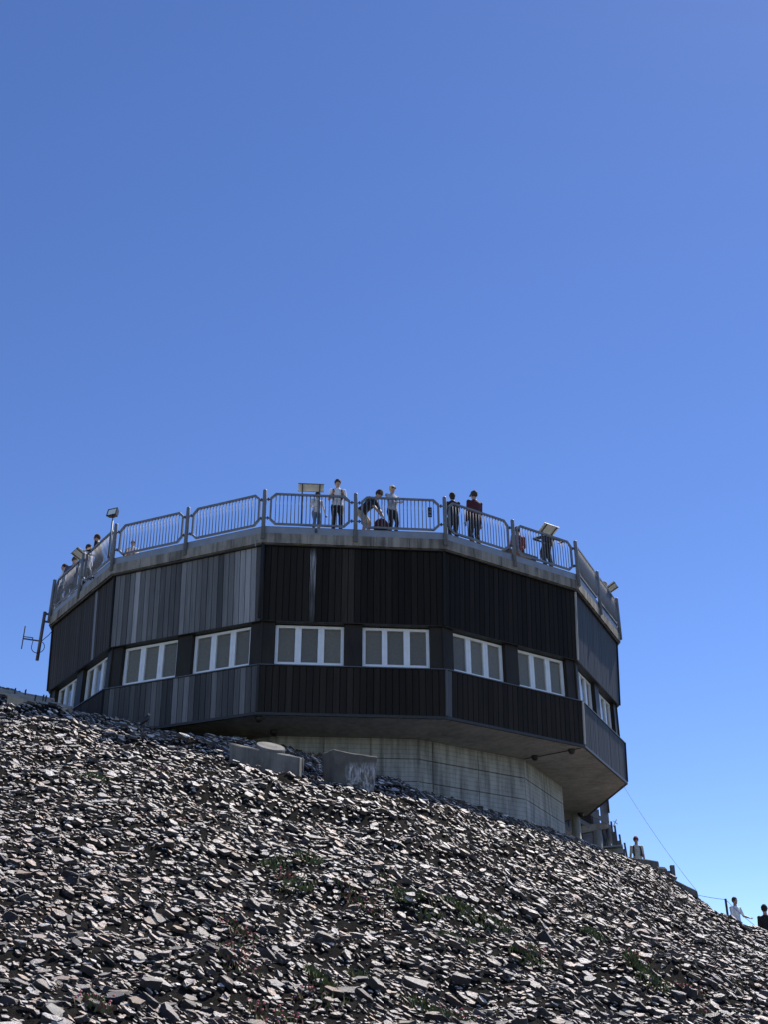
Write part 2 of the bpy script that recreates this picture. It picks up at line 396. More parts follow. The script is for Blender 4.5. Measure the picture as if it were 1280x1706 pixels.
for k, (v, f) in enumerate(SH):
    id_ = np.nonzero((shp == k) & ~single)[0]
    if not len(id_): continue
    vv = np.einsum('nij,pj->npi', RM[id_], v) + pos[id_][:, None, :]
    FF.append((f[None] + (np.arange(len(id_))*len(v))[:, None, None]).reshape(-1, 3) + off); off += len(id_)*len(v)
    VV.append(vv.reshape(-1, 3)); TT.append(np.repeat(tone[id_], len(v))); CC.append(np.tile(cleav_light(v, f), len(id_)))
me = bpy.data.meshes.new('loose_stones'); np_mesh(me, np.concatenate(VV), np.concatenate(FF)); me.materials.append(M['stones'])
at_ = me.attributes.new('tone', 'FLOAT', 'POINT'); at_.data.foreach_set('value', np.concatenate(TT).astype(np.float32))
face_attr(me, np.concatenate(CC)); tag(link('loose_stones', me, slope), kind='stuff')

# ------------------------------------------------------------------ the restaurant building
ZL, ZU, ZT = 1.239, 2.46, 4.596                 # top of lower boards, bottom and top of upper boards
bld = tag(empty('restaurant_building'), 'twelve sided dark timber clad summit building on a concrete base', 'building')
core = MB(); core.prism(poly(8.85), .02, 4.7); core.build('core_wall', M['backing'], bld)
# roof slab, edge beam and zinc strip
b = MB(); b.prism(poly(9.44), 4.62, 5.05); b.build('terrace_deck', M['fascia'], bld)
ring([(9.40, 4.585), (9.56, 4.585), (9.60, 4.62), (9.60, 4.885), (9.40, 4.885)], 'drip_edge_core', M['fascia'], bld)
for k in range(N):                                # precast edge beams, six to a side with open joints
    for j in range(5):
        L = 9.66*2*math.sin(math.pi/12); s0, s1 = -L/2 + L*j/5 + .006, -L/2 + L*(j+1)/5 - .006
        p = MB(); p.box((-s1, .062, 4.60), (-s0, .125 + .004*(j % 2), 4.885), fmat(k, 0, .0, 0)); p.build('edge_beam', M['fascia'], bld)
    p = MB(); L = 9.62*2*math.sin(math.pi/12)
    p.box((-L/2+.003, .06, 4.892), (L/2-.003, .09, 5.09), fmat(k, 0, 0, 0)); p.box((-L/2+.003, -.1, 5.092), (L/2-.003, .098, 5.10), fmat(k, 0, 0, 0))
    p.build('zinc_strip', M['flash'], bld)
    p = MB(); p.box((-2.46, -.1, 4.55), (2.46, .075, 4.583), fmat(k, 0, 0, 0)); p.build('drip_board', M['trim'], bld)

def plank_mesh(wd, h, t=.03):
    p = MB(); c = .006
    p.loft([[(-wd/2, 0, z), (wd/2, 0, z), (wd/2, t-c, z), (wd/2-c, t, z), (-wd/2+c, t, z), (-wd/2, t-c, z)] for z in (0, h)])
    return p.mesh('plank', M['wood'])
NP = 28
TILT_U = -math.atan2((9.5-9.39)*C15, ZT-ZU)      # upper boards lean out towards the top
TILT_L = -math.atan2((9.433-9.384)*C15, ZL)
LU, LL = 9.40*2*math.sin(math.pi/12), 9.40*2*math.sin(math.pi/12)
PU = plank_mesh((LU-.04)/NP-.014, (ZT-ZU)/math.cos(TILT_U)-.02); PL = plank_mesh((LL-.04)/NP-.014, ZL/math.cos(TILT_L)-.03)
prng = random.Random(5)
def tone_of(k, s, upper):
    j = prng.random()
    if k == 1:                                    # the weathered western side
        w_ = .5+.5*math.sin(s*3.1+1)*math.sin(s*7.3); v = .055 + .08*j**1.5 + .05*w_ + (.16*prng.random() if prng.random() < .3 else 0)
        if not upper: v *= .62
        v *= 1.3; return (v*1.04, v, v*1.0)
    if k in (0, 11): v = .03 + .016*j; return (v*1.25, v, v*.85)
    if k == 4: v = .052 + .014*j; return (v*.92, v, v*1.2)  # right face: grazing sunlight painted in as a lighter, bluer board tone
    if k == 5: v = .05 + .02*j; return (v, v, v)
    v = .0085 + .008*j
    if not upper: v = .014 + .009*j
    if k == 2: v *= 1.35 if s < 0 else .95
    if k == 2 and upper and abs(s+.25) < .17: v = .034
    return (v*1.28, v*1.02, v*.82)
def streak_mat():
    m = wood_mat(); m.name = 'boards_with_lime_run'; n, l = m.node_tree.nodes, m.node_tree.links; b = n['Principled BSDF']; src = b.inputs['Base Color'].links[0].from_socket
    tc = n.new('ShaderNodeTexCoord'); sx_ = n.new('ShaderNodeSeparateXYZ'); l.new(tc.outputs['Object'], sx_.inputs[0])
    r = n.new('ShaderNodeValToRGB'); cr = r.color_ramp; cr.elements[0].color = (.12, .12, .12, 1)
    for p_, v_ in ((.35, .3), (.6, .8), (.86, 1.0), (.97, .2)): e = cr.elements.new(p_); e.color = (v_, v_, v_, 1)
    cr.elements[-1].color = (0, 0, 0, 1)
    mr = n.new('ShaderNodeMapRange'); mr.inputs[2].default_value = 2.1; l.new(sx_.outputs['Z'], mr.inputs[0]); l.new(mr.outputs[0], r.inputs[0])
    t2, r2 = noise_ramp(n, l, 1.0, [(.4, (.1, .1, .1)), (.62, (1, 1, 1))], coords(n, l, (30, 30, 1.2)), 4)
    f = mul(n, l, r.outputs[0], r2.outputs[0]); mx = n.new('ShaderNodeMixRGB'); l.new(f, mx.inputs[0]); l.new(src, mx.inputs[1]); mx.inputs[2].default_value = (.42, .41, .42, 1); l.new(mx.outputs[0], b.inputs['Base Color']); return m
PS = PU.copy(); PS.materials.clear(); PS.materials.append(streak_mat())
SHOWN = (0, 1, 2, 3, 4)
for k in range(N):
    for upper in (True, False):
        z0, z1, r0, r1 = (ZU, ZT, 9.39, 9.5) if upper else (0.0, ZL, 9.384, 9.433)
        b = MB(); i0 = .06
        b.loft([[corner(k, r0-i0, z0+.015), corner(k+1, r0-i0, z0+.015), corner(k+1, r0-i0-.12, z0+.015), corner(k, r0-i0-.12, z0+.015)],
                [corner(k, r1-i0, z1-.01), corner(k+1, r1-i0, z1-.01), corner(k+1, r1-i0-.12, z1-.01), corner(k, r1-i0-.12, z1-.01)]])
        face = b.build('upper_cladding' if upper else 'lower_cladding', M['backing'], bld)
        L = LU if upper else LL
        allp = None if k in SHOWN else MB()
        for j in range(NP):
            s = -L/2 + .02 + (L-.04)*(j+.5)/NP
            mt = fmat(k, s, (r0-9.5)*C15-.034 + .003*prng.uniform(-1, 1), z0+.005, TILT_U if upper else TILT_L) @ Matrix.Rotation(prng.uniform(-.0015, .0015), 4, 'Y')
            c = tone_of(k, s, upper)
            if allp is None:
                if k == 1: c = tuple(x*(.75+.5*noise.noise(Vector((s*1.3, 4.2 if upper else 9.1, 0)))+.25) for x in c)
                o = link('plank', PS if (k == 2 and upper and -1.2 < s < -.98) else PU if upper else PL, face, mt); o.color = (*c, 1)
                if k == 0 and upper and abs(s-1.05) < .1: o.color = (.22, .22, .24, 1)
                if k == 3 and not upper and j == 0: o.color = (.1, .1, .11, 1)
            else:
                src = PU if upper else PL
                allp.add([mt @ v.co for v in src.vertices], [tuple(p.vertices) for p in src.polygons])
        if allp is not None:
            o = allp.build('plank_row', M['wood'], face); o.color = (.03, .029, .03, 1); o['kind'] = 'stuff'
        # corner board on the joint with the next face
        p = MB(); p.tube([corner(k, r0+.004, z0+.008), corner(k, r1+.004, z1-.006)], .035, 8); o = p.build('corner_board', M['wood'], face)
        o.color = (.02, .019, .02, 1)
        if k == 4: o.color = (.45, .42, .38, 1)
        if k == 2: o.color = (.045, .042, .042, 1)
        if k == 3 and not upper: o.color = (.12, .12, .13, 1)
    # band between the boards: panels, two windows
    RB = 9.27                                     # recessed line of the band (corner radius)
    q0 = (RB-9.5)*C15; LB = RB*2*math.sin(math.pi/12)
    WW = 1.80; WC = 1.145                        # window width, window centre
    zb, zt = ZL+.035, ZU-.01
    for sa, sb in ((-LB/2, -WC-WW/2-.012), (-WC+WW/2+.012, WC-WW/2-.012), (WC+WW/2+.012, LB/2)):
        p = MB(); p.box((-sb, -.26, zb), (-sa, .0, zt+.04), fmat(k, 0, q0, 0)); p.build('band_panel', M['panel'], bld)
    p = MB(); p.tube([corner(k, RB+.01, zb+.005), corner(k, RB+.01, zt+.03)], .03, 8); p.build('band_corner', M['panel'], bld)
    n, t = fdir(k)
    p = MB(); LS = 9.46*2*math.sin(math.pi/12); p.box((-LS/2+.03, -.50, ZL-.016), (LS/2-.002, (9.455-9.5)*C15, ZL+.012), fmat(k, 0, 0, 0)); p.build('sill', M['sill'], bld)
    p = MB(); LS = 9.37*2*math.sin(math.pi/12); p.box((-LS/2+.03, -.55, ZU-.012), (LS/2-.002, (9.375-9.5)*C15, ZU+.012), fmat(k, 0, 0, 0)); p.build('overhang_board', M['trim'], bld)
    for wi, cs in enumerate((-WC, WC)):
        mt = fmat(k, cs, q0-.17, zb+.065); hgt = 1.085
        if k not in (11, 0, 1, 2, 3, 4, 5): continue
        fr = MB(); h2 = WW/2
        pw, mw, ew = .435, .165, (WW-3*.435-2*.165)/2
        fr.box((-h2, -.03, 0), (h2, .05, .075), mt); fr.box((-h2, -.03, hgt-.07), (h2, .05, hgt), mt)
        fr.box((-h2, -.03, .0755), (-h2+ew, .0495, hgt-.0705), mt); fr.box((h2-ew, -.03, .0755), (h2, .0495, hgt-.0705), mt)
        xs = []
        for j in range(2):
            x0 = -h2+ew+pw+j*(pw+mw)
            fr.box((x0, -.03, .0755), (x0+mw/2-.004, .0485, hgt-.0705), mt); fr.box((x0+mw/2+.004, -.03, .0755), (x0+mw, .0485, hgt-.0705), mt)
            fr.box((x0+mw/2-.006, -.028, .076), (x0+mw/2+.006, .040, hgt-.071), mt)
        wf = fr.build('window', M['white'], bld)
        for j in range(3):
            x0 = -h2+ew+j*(pw+mw)
            p = MB(); p.box((x0-.004, .0, .071), (x0+pw+.004, .008, hgt-.066), mt); p.build('pane', M['glass'], wf)
            low = .071
            if k == 0 and j == 0: low = .62
            if k == 4 and j == 2: low = .50
            p = MB(); p.box((x0-.01, -.032, low), (x0+pw+.01, -.026, hgt-.05), mt); p.build('blind', M['blind'], wf)

# underside: soffit slab with dark rim, lamps, cable
b = MB(); b.prism(poly(9.33), -.06, .012); b.build('soffit', M['soffit'], bld)
ring([(9.335, -.075), (9.40, -.075), (9.40, -.004), (9.335, -.004)], 'rim_trim', M['trim'], bld)
for x, y in ((-2.37, -8.81), (-1.99, -7.6), (5.45, -5.57), (6.32, -6.36), (8.70, 2.0), (-4.6, -7.5)):
    p = MB(); p.tube([(x, y, -.058), (x, y, -.09), (x, y, -.15), (x, y, -.19)], [.10, .105, .085, .05], 12); o = p.build('soffit_lamp', M['black'], bld, True)
p = MB(); p.tube([corner(4, 7.37, -.068), corner(4, 8.3, -.075), corner(4, 9.25, -.07)], .012, 6); p.build('cable', M['black'], bld)
# rainwater pipe on the left front corner
p = MB(); c2 = corner(2, 9.56, 0); p.tube([(c2.x, c2.y, 4.58), (c2.x+.0, c2.y, 2.46)], .05, 10); o = p.build('rain_pipe', M['wood'], bld, True); o.color = (.035, .033, .034, 1)
p = MB(); q = fpt(1, 2.3, .16, 4.70); p.tube([q, q+Vector((0, -.04, -.05)), q+Vector((0, -.05, -.22))], .018, 6); p.build('spout', M['flash'], bld)
for k, s in ((2, -1.07), (0, 1.0)):
    p = MB(); q = fpt(k, s, .06, 5.02); n, t = fdir(k); p.tube([q, q+n*.1, q+n*.13+Vector((0, 0, -.09))], .03, 8); p.build('spout', M['darksteel'], bld)

# concrete drum with formwork bays
drum = MB(); drum.prism(poly(7.30), -4.5, -.05); drum = drum.build('concrete_base', M['soffit'], bld)
DR = 7.355; LD = DR*2*math.sin(math.pi/12)
for k in (1, 2, 3, 4, 5):
    cuts = [0, .13, .55, 1.0] if k == 3 else [0, .5, 1.0]
    if k == 2: cuts = [0, .33, .66, 1.0]
    zc = [-.062, -.62, -1.22, -1.85, -2.6]
    for a, b_ in zip(cuts, cuts[1:]):
        for z1, z0 in zip(zc, zc[1:]):
            s0, s1 = -LD/2+LD*a+.011, -LD/2+LD*b_-.011; dz = .03*prng.uniform(-1, 1)
            p = MB(); p.box((-s1, -.06, z0+.010), (-s0, .006*prng.uniform(0, 1.6), z1-.010), fmat(k, 0, (DR-9.5)*C15, 0)); o = p.build('concrete_panel', M['concrete'], drum)
for k in range(2, 7):
    p = MB(); p.tube([corner(k, DR-.035, -4), corner(k, DR-.035, -.062)], .03, 6); p.build('corner_joint', M['concrete'], drum)

# ------------------------------------------------------------------ terrace railing
rail = tag(empty('terrace_railing'), 'galvanised steel railing with vertical bars around the roof terrace', 'railing')
ZP0, ZP1 = 4.70, 6.18
pm = MB(); pm.tube([(0, 0, 0), (0, 0, ZP1-ZP0-.02), (0, 0, ZP1-ZP0)], [.056, .056, .048], 12); pm = pm.mesh('post', M['steel'], True)
bmesh_ = MB(); bmesh_.tube([(0, 0, 0), (0, 0, .90)], .0125, 6); BAR = bmesh_.mesh('bar', M['steel'], True)
HALF = 9.641*math.sin(math.pi/12); QP = (9.641-9.5)*C15
PWD = HALF - .30; PH = .97; FT = .055
def octo(hw, z0, z1, c): return [(-hw, z0+c), (-hw+c, z0), (hw-c, z0), (hw, z0+c), (hw, z1-c), (hw-c, z1), (-hw+c, z1), (-hw, z1-c)]
def frame_mesh():
    p = MB(); o = octo(PWD/2, 0, PH, .15); i = octo(PWD/2-FT, FT, PH-FT, .128); d = .026
    rings = []
    for (x, z), (x2, z2) in zip(o, i): rings.append([Vector((x, -d, z)), Vector((x, d, z)), Vector((x2, d, z2)), Vector((x2, -d, z2))])
    p.loft(rings, loop=True); return p.mesh('railing_panel', M['steel'])
FRM = frame_mesh()
for k in range(N):
    for h in (0, 1):
        s0 = -HALF if h == 0 else 0.0
        o = link('post', pm, rail, Matrix.Translation(fpt(k, s0, QP, ZP0)))
        mid = s0 + HALF/2
        if k in (7, 8, 9): continue                # far side, out of any view from below
        mt = fmat(k, mid, QP-.03, 5.14)
        fr = link('railing_panel', FRM, rail, mt)
        nb = 19
        shown = k in (0, 1, 2, 3, 4); rest = MB()
        for j in range(nb):
            x = -PWD/2 + FT + (PWD-2*FT)*(j+1)/(nb+1); mx = mt @ Matrix.Translation((x, 0, FT-.02))
            if shown: 
                bo = link('bar', BAR, fr, Matrix.Translation((x, 0, FT-.02)))
            else: rest.add([Matrix.Translation((x, 0, FT-.02)) @ v.co for v in BAR.vertices], [tuple(q.vertices) for q in BAR.polygons])
        if not shown:
            ro = rest.build('bar_row', M['steel'], fr); ro['kind'] = 'stuff'
        br = MB()
        for sx_ in (-1, 1):
            for zz in (.2, .77):
                br.tube([(sx_*(PWD/2-.01), 0, zz), (sx_*(PWD/2+.12), 0, zz)], .02, 6)
                br.box((sx_*(PWD/2+.045)-.02, -.035, zz-.035), (sx_*(PWD/2+.045)+.02, .035, zz+.035))
        bo = br.build('bracket', M['darksteel'], fr)
    p = MB()
    for s0 in (-HALF, 0.0):
        for zz in (4.78, 4.98): p.box((-s0-.03, .07, zz-.03), (-s0+.03, QP+.03, zz+.03), fmat(k, 0, 0, 0))
    p.build('post_bracket', M['darksteel'], rail)

# ------------------------------------------------------------------ things on the railing
def info_board(k, s, wd, label, tilt=.5, q=.16, z=6.26, dp=.2):
    root = empty('info_board', fpt(k, s, 0, 5.1)); inv = Matrix.Translation(-root.location)
    tag(root, label, 'board', 'information boards on the railing')
    mt = inv @ fmat(k, s, q, z) @ Matrix.Rotation(tilt, 4, 'X')
    p = MB(); p.box((-wd/2, -dp, 0), (wd/2, dp, .022), mt); bevel(p.build('panel', M['board'], root), .004)
    for sx_ in (-wd*.34, wd*.34):
        p = MB(); p.box((sx_-.014, -dp-.02, -.025), (sx_+.014, dp+.015, -.002), mt)
        f2 = inv @ fmat(k, s, 0, 0); p.box((sx_-.018, QP-.075, 5.16), (sx_+.018, QP-.059, z-.06), f2)
        p.build('support', M['darksteel'], root)
    p = MB(); p.box((-wd/2-.008, -dp-.008, -.004), (wd/2+.008, -dp, .026), mt); p.box((-wd/2-.008, dp, -.004), (wd/2+.008, dp+.008, .026), mt); p.build('edge_strip', M['darksteel'], root)
info_board(2, -1.24, .70, 'pale information board above the railing over the two front windows', dp=.12, z=6.29)
info_board(3, 1.42, .58, 'tilted white information board above the railing beside the person in a red checked shirt', dp=.16)
info_board(0, -.35, .60, 'tilted information board on the far left side railing')
info_board(4, 1.75, .60, 'information board seen edge-on, jutting out from the far right side railing')

root = empty('floodlight', fpt(0, 2.2, .16, 5.2)); tag(root, 'black floodlight on a pole at the left railing corner', 'floodlight')
L0 = root.location; inv = Matrix.Translation(-L0)
p = MB(); p.tube([(0, 0, 0), (0, 0, 1.20)], .028, 10); p.build('pole', M['steel'], root, True)
p = MB(); p.tube([(0, 0, 1.18), (-.0, -.03, 1.24), (0, -.03, 1.33)], .015, 8); p.tube([(-.05, -.03, 1.29), (.05, -.03, 1.29)], .012, 8); p.build('yoke', M['black'], root)
head = Matrix.Translation((0, -.02, 1.43)) @ Matrix.Rotation(R_(-28), 4, 'Z') @ Matrix.Rotation(R_(-14), 4, 'X')
p = MB(); p.loft([[head @ Vector((x*a, y, z*c)) for x, z in ((-1, -1), (1, -1), (1, 1), (-1, 1))] for y, a, c in ((.12, .09, .06), (.05, .14, .10), (-.07, .165, .125))])
p.build('housing', M['black'], root)
p = MB(); p.box((-.14, -.078, -.10), (.14, -.072, .10), head); p.build('lens', M['board'], root)
p = MB(); p.box((-.17, -.085, .10), (.17, -.071, .13), head); p.box((-.17, -.085, -.13), (.17, -.071, -.10), head); p.box((-.17, -.085, -.0995), (-.14, -.071, .0995), head); p.box((.14, -.085, -.0995), (.17, -.071, .0995), head)
p.build('bezel', M['black'], root)

c0 = corner(0, 9.641, 0)
root = empty('antenna', (-9.50, -2.53, 3.42)); tag(root, 'dipole antenna on a short mast bracketed to the leftmost railing post', 'antenna')
p = MB(); p.tube([(0, 0, 0), (.03, .0, 1.62)], .052, 12); p.build('mast', M['brownsteel'], root, True)
p = MB()
for z in (1.30, 1.56): p.tube([(.02, 0, z), (c0.x+9.5, c0.y+2.53, z)], .035, 8)
p.build('bracket', M['darksteel'], root)
p = MB(); p.tube([(0, 0, .64), (-.48, -.12, .66)], .025, 8); p.tube([(-.22, -.055, .72), (-.48, -.12, .73)], .016, 8); p.tube([(-.22, -.055, .655), (-.22, -.055, .73)], .016, 8); p.build('boom', M['brownsteel'], root)
p = MB(); p.tube([(-.50, -.125, .32), (-.49, -.12, 1.08)], .018, 8); p.build('dipole', M['brownsteel'], root)
p = MB(); pts = [(-.2+.0, -.05, .64), (-.21, -.06, .5)] + [(.2*math.cos(t)-.02, -.06, .42+.2*math.sin(t)) for t in [math.pi+i*math.pi/8 for i in range(0, 12)]] + [(.09, -.03, .66), (.25, .0, .85), (.38, .03, 1.08)]
p.tube(pts, .012, 6); p.build('cable', M['black'], root)

root = empty('notice_plate', fpt(2, 2.08, QP-.055, 5.55)); tag(root, 'small dark plate with pale marks fixed to the front railing bars', 'plate')
p = MB(); mt = fmat(2, 0, 0, 0); mt.translation = (0, 0, 0)
p.box((-.055, .03, 0), (.055, .045, .30), mt); p.build('plate', M['black'], root)
for x, z in ((-.02, .22), (-.025, .15), (.025, .15), (-.025, .05), (.025, .05)):
    p = MB(); p.box((x-.014, .046, z-.014), (x+.014, .049, z+.018), mt); p.build('mark', M['flash'], root)

# ------------------------------------------------------------------ concrete pieces on the slope
def quadblock(name, front, depth, m, label, cat, parent=None, bv=.02):
    """front: four (x,y,z) corners; depth: vector to the back"""
    c = sum((Vector(f) for f in front), Vector())/4; root = Vector((c.x, c.y, min(f[2] for f in front)))
    p = MB(); p.loft([[Vector(f)-root for f in front], [Vector(f)+Vector(depth)-root for f in front]]); me_ = p.mesh(name, m)
    o = link(name, me_); o.location = root; bevel(o, bv)
    bm = bmesh.new(); bm.from_mesh(me_); bmesh.ops.subdivide_edges(bm, edges=[e_ for e_ in bm.edges if e_.calc_length() > .1], cuts=5, use_grid_fill=True)
    for v_ in bm.verts: v_.co += noise.noise_vector(v_.co*4.0 + root)*.022 + noise.noise_vector(v_.co*17.0)*.009
    bm.to_mesh(me_); bm.free()
    if label: tag(o, label, cat)
    return o
def paint_mat():
    m, n, l, b = nodes_of('concrete_with_white_runs')
    v = coords(n, l); t, r = noise_ramp(n, l, 3, [(.3, (.05, .046, .042)), (.7, (.13, .12, .105))], v, 8, .7)
    v2 = coords(n, l, (11, 11, 2.2)); t2, r2 = noise_ramp(n, l, 1.6, [(.45, (0, 0, 0)), (.60, (1, 1, 1))], v2, 9, .75, .9)
    sx_ = n.new('ShaderNodeSeparateXYZ'); tc = n.new('ShaderNodeTexCoord'); l.new(tc.outputs['Object'], sx_.inputs[0])
    mr = n.new('ShaderNodeMapRange'); mr.inputs[1].default_value = .86; mr.inputs[2].default_value = 1.0; mr.inputs[3].default_value = 1; mr.inputs[4].default_value = 0; l.new(sx_.outputs['Z'], mr.inputs[0])
    mr2 = n.new('ShaderNodeMapRange'); mr2.inputs[1].default_value = -.2; mr2.inputs[2].default_value = -.12; l.new(sx_.outputs['X'], mr2.inputs[0])
    mm = n.new('ShaderNodeMath'); mm.operation = 'MULTIPLY'; l.new(mr.outputs[0], mm.inputs[0]); l.new(mr2.outputs[0], mm.inputs[1])
    m2 = n.new('ShaderNodeMath'); m2.operation = 'MULTIPLY'; l.new(mm.outputs[0], m2.inputs[0]); l.new(r2.outputs[0], m2.inputs[1])
    mx = n.new('ShaderNodeMixRGB'); l.new(m2.outputs[0], mx.inputs[0]); l.new(r.outputs[0], mx.inputs[1]); mx.inputs[2].default_value = (.5, .5, .52, 1)
    l.new(mx.outputs[0], b.inputs['Base Color']); b.inputs['Roughness'].default_value = .8; bump(n, l, b, r.outputs[0], .02); return m
M['runs'] = paint_mat()
quadblock('concrete_block', [(-2.80, -14.19, -2.18), (-1.39, -14.14, -2.42), (-1.39, -14.10, -3.18), (-2.80, -14.10, -3.10)], (.12, .9, .2), M['blockc'], 'low grey concrete block carrying a round lid on the scree', 'concrete block')
o = MB(); axis_ = Vector((.16, -.46, .86)).normalized(); cc = Vector((-1.98, -13.90, -2.17))
o.tube([cc-axis_*.17, cc+axis_*.0, cc+axis_*.025], [.305, .305, .29], 28); o = o.build('round_lid', M['blockc']); tag(o, 'pale round concrete lid lying tilted on the low block', 'lid')
quadblock('concrete_block', [(-0.73, -14.41, -2.32), (0.17, -14.49, -2.48), (0.05, -14.44, -3.57), (-0.64, -14.39, -3.45)], (-.2, .7, .1), M['runs'], 'tilted concrete block with white runs down its face', 'concrete block')
quadblock('retaining_wall', [(-8.50, -9.44, 0.15), (-7.02, -9.76, -0.25), (-7.02, -9.76, -0.95), (-8.50, -9.44, -0.69)], (.1, .5, .22), M['pale'], 'low concrete wall with a sunlit top at the left foot of the building', 'wall')
quadblock('retaining_wall', [(-10.25, -7.93, 0.90), (-7.77, -8.34, 0.37), (-7.77, -8.34, -0.52), (-10.25, -7.93, -0.25)], (.1, .5, .22), M['pale'], 'upper concrete wall along the skyline at the far left', 'wall')
for si, (x, y, z, q) in enumerate(((-8.64, -8.18, 0.58, 0), (-8.39, -8.12, 0.57, 0), (-7.76, -9.72, -0.06, 0), (-7.58, -9.68, -0.04, 0), (-7.52, -9.66, -0.05, 0))):
    p = MB(); p.tube([(0, 0, 0), (0, 0, .12), (.01, 0, .16)], [.02, .025, .012], 6); o = p.build('iron_stub', M['black']); o.location = (x, y, z)
    tag(o, 'short dark iron stub on top of the left concrete walls, %s from the left' % ('first', 'second', 'third', 'fourth', 'fifth')[si], 'stub', 'iron stubs on the left walls')
# bird on the stones
root = empty('bird', (-4.72, -12.6, float(H(-4.72, -12.6))+.14)); tag(root, 'small black bird perched on stones below the left timber wall', 'bird')
p = MB(); p.tube([(-.10, 0, .0), (-.05, 0, .07), (0, 0, .11), (.04, 0, .17), (.055, 0, .215), (.06, 0, .25)], [.012, .045, .06, .05, .032, .012], 10); p.build('body', M['black'], root, True)
p = MB(); p.tube([(.06, 0, .225), (.11, 0, .215)], [.014, .003], 6); p.build('beak', mat('beak', (.5, .35, .08), .5), root)
for y in (-.02, .02):
    p = MB(); p.tube([(.01, y, .07), (.015, y, -.02), (.05, y, -.03)], .007, 6); p.build('leg', M['brownsteel'], root)
p = MB(); p.box((-.22, -.03, -.03), (-.08, .03, -.015), Matrix.Rotation(R_(-25), 4, 'Y')); p.build('tail', M['black'], root)

# ------------------------------------------------------------------ right: structures under and behind the building
p = MB(); p.tube([(8.55, 2.2, -3.6), (8.55, 2.2, -.065)], .16, 16); p.build('support_column', M['soffit'], bld, True)
E1 = Vector((.953, -.302, 0)); E2 = Vector((.302, .953, 0)); OA = Vector((10.10, 4.9, 0))
def ap(px, py, dd=0): return OA + E1*((px-1000)*.0236) + E2*dd + Vector((0, 0, -.70-(py-1412)*.0219)) + Vector((0, 0, dd*.16)) + E1*(px-1000)*.00055*dd
stair = tag(empty('stair_structure', OA + Vector((0, 0, -2.6))), 'grey stair structure with concrete column and beams behind the building base', 'stair'); inv = Matrix.Translation(-stair.location)
def bar(a, b_, w_, d_, name, m, parent=stair):
    a, b_ = Vector(a)-stair.location, Vector(b_)-stair.location; x = (b_-a); L = x.length; x.normalize(); y = E2 - x*E2.dot(x); y.normalize(); z = x.cross(y)
    mt = Matrix((x, y, z)).transposed().to_4x4(); mt.translation = a; p = MB(); p.box((0, -d_/2, -w_/2), (L, d_/2, w_/2), mt); return p.build(name, m, parent)
M['annex'] = mat('grey_blue_wall', (.22, .23, .27), .7); M['conc2'] = concrete_mat('beam_concrete', (.34, .33, .31), .3, False)
bar(ap(935, 1395, 2.2), ap(1001, 1395, 2.2), 2.2, .2, 'wall_panel', M['annex'])
for x in (952, 972, 990): bar(ap(x, 1345, 2.08), ap(x, 1440, 2.08), .05, .04, 'panel_joint', M['darksteel'])
bar(ap(970, 1352, 1.9), ap(988, 1352, 1.9), .7, .2, 'dark_opening', M['black'])
bar(ap(930, 1389), ap(1016, 1376), .24, .25, 'beam', M['conc2'])
for a, b_ in (((932, 1360), (957, 1382)), ((962, 1358), (988, 1377)), ((980, 1346), (1017, 1373))): bar(ap(*a, -.3), ap(*b_, -.3), .13, .12, 'strut', M['flash'])
p = MB(); q = ap(998.5, 1384, -.05)-stair.location; p.tube([q-Vector((0, 0, 2)), q], .16, 16); p.build('column', M['conc2'], stair, True)
bar(ap(1011, 1322, .6), ap(1011, 1440, .6), .30, .35, 'pylon', M['annex']); bar(ap(1018.5, 1325, .4), ap(1018.5, 1354, .4), .06, .2, 'pylon_edge', M['black'])
bar(ap(1004, 1380, .3), ap(1013, 1425, .3), .07, .1, 'brace', M['darksteel'])
p = MB(); p.tube([ap(1013, 1372, .1)-stair.location, ap(1014, 1395, .1)-stair.location, ap(1010, 1408, .1)-stair.location, ap(1002, 1416, .1)-stair.location], .07, 8); p.build('curved_brace', M['darksteel'], stair, True)
bar(ap(1016, 1376, .2), ap(1024, 1414, .2), .2, .15, 'stringer', M['flash'])
bar(ap(1006, 1413.5, -.5), ap(1036, 1412, -.5), .06, .5, 'landing', M['flash']); bar(ap(1006, 1424, -.5), ap(1036, 1423, -.5), .06, .5, 'landing', M['flash']); bar(ap(1007, 1419, -.35), ap(1036, 1418, -.35), .16, .1, 'landing_face', M['conc2'])
bar(ap(1024, 1368, .5), ap(1030, 1374, .5), .03, .03, 'sign_arm', M['board']); bar(ap(1023, 1378, .5), ap(1029, 1366, .5), .035, .03, 'sign_arm', M['board'])
for i, (x, y0) in enumerate(((1021, 1370), (1026, 1377), (1032, 1392), (1038.5, 1406))):
    bar(ap(x, y0, -.1), ap(x+2, 1436, -.1), .07, .07, 'fence_post', M['darksteel'])
    if i: bar(ap(x-2.5, y0+10, -.05), ap(x-2, 1432, -.05), .08, .03, 'fence_board', M['annex'])
quadblock('concrete_wall', [(8.6, .1, -1.72), (10.46, -.45, -2.06), (10.46, -.45, -3.2), (8.6, .1, -3.0)], (.15, .5, 0), M['blockc'], 'low concrete wall on the ridge in front of the man with the red cap', 'wall')
quadblock('concrete_wall', [(10.2, -.9, -2.28), (10.52, -1.0, -2.34), (10.50, -1.0, -3.4), (10.2, -.9, -3.2)], (.1, .4, 0), M['blockc'], 'short rounded concrete wall end on the ridge skyline', 'wall', bv=.06)
p = MB(); p.box((-.06, -.06, 0), (.06, .06, .62)); p.box((-.19, -.05, 0), (-.09, .05, .45)); o = p.build('marker_post', M['darksteel']); o.location = (10.52, -1.5, -2.98); tag(o, 'stubby dark double post on the ridge right of the concrete walls', 'post')
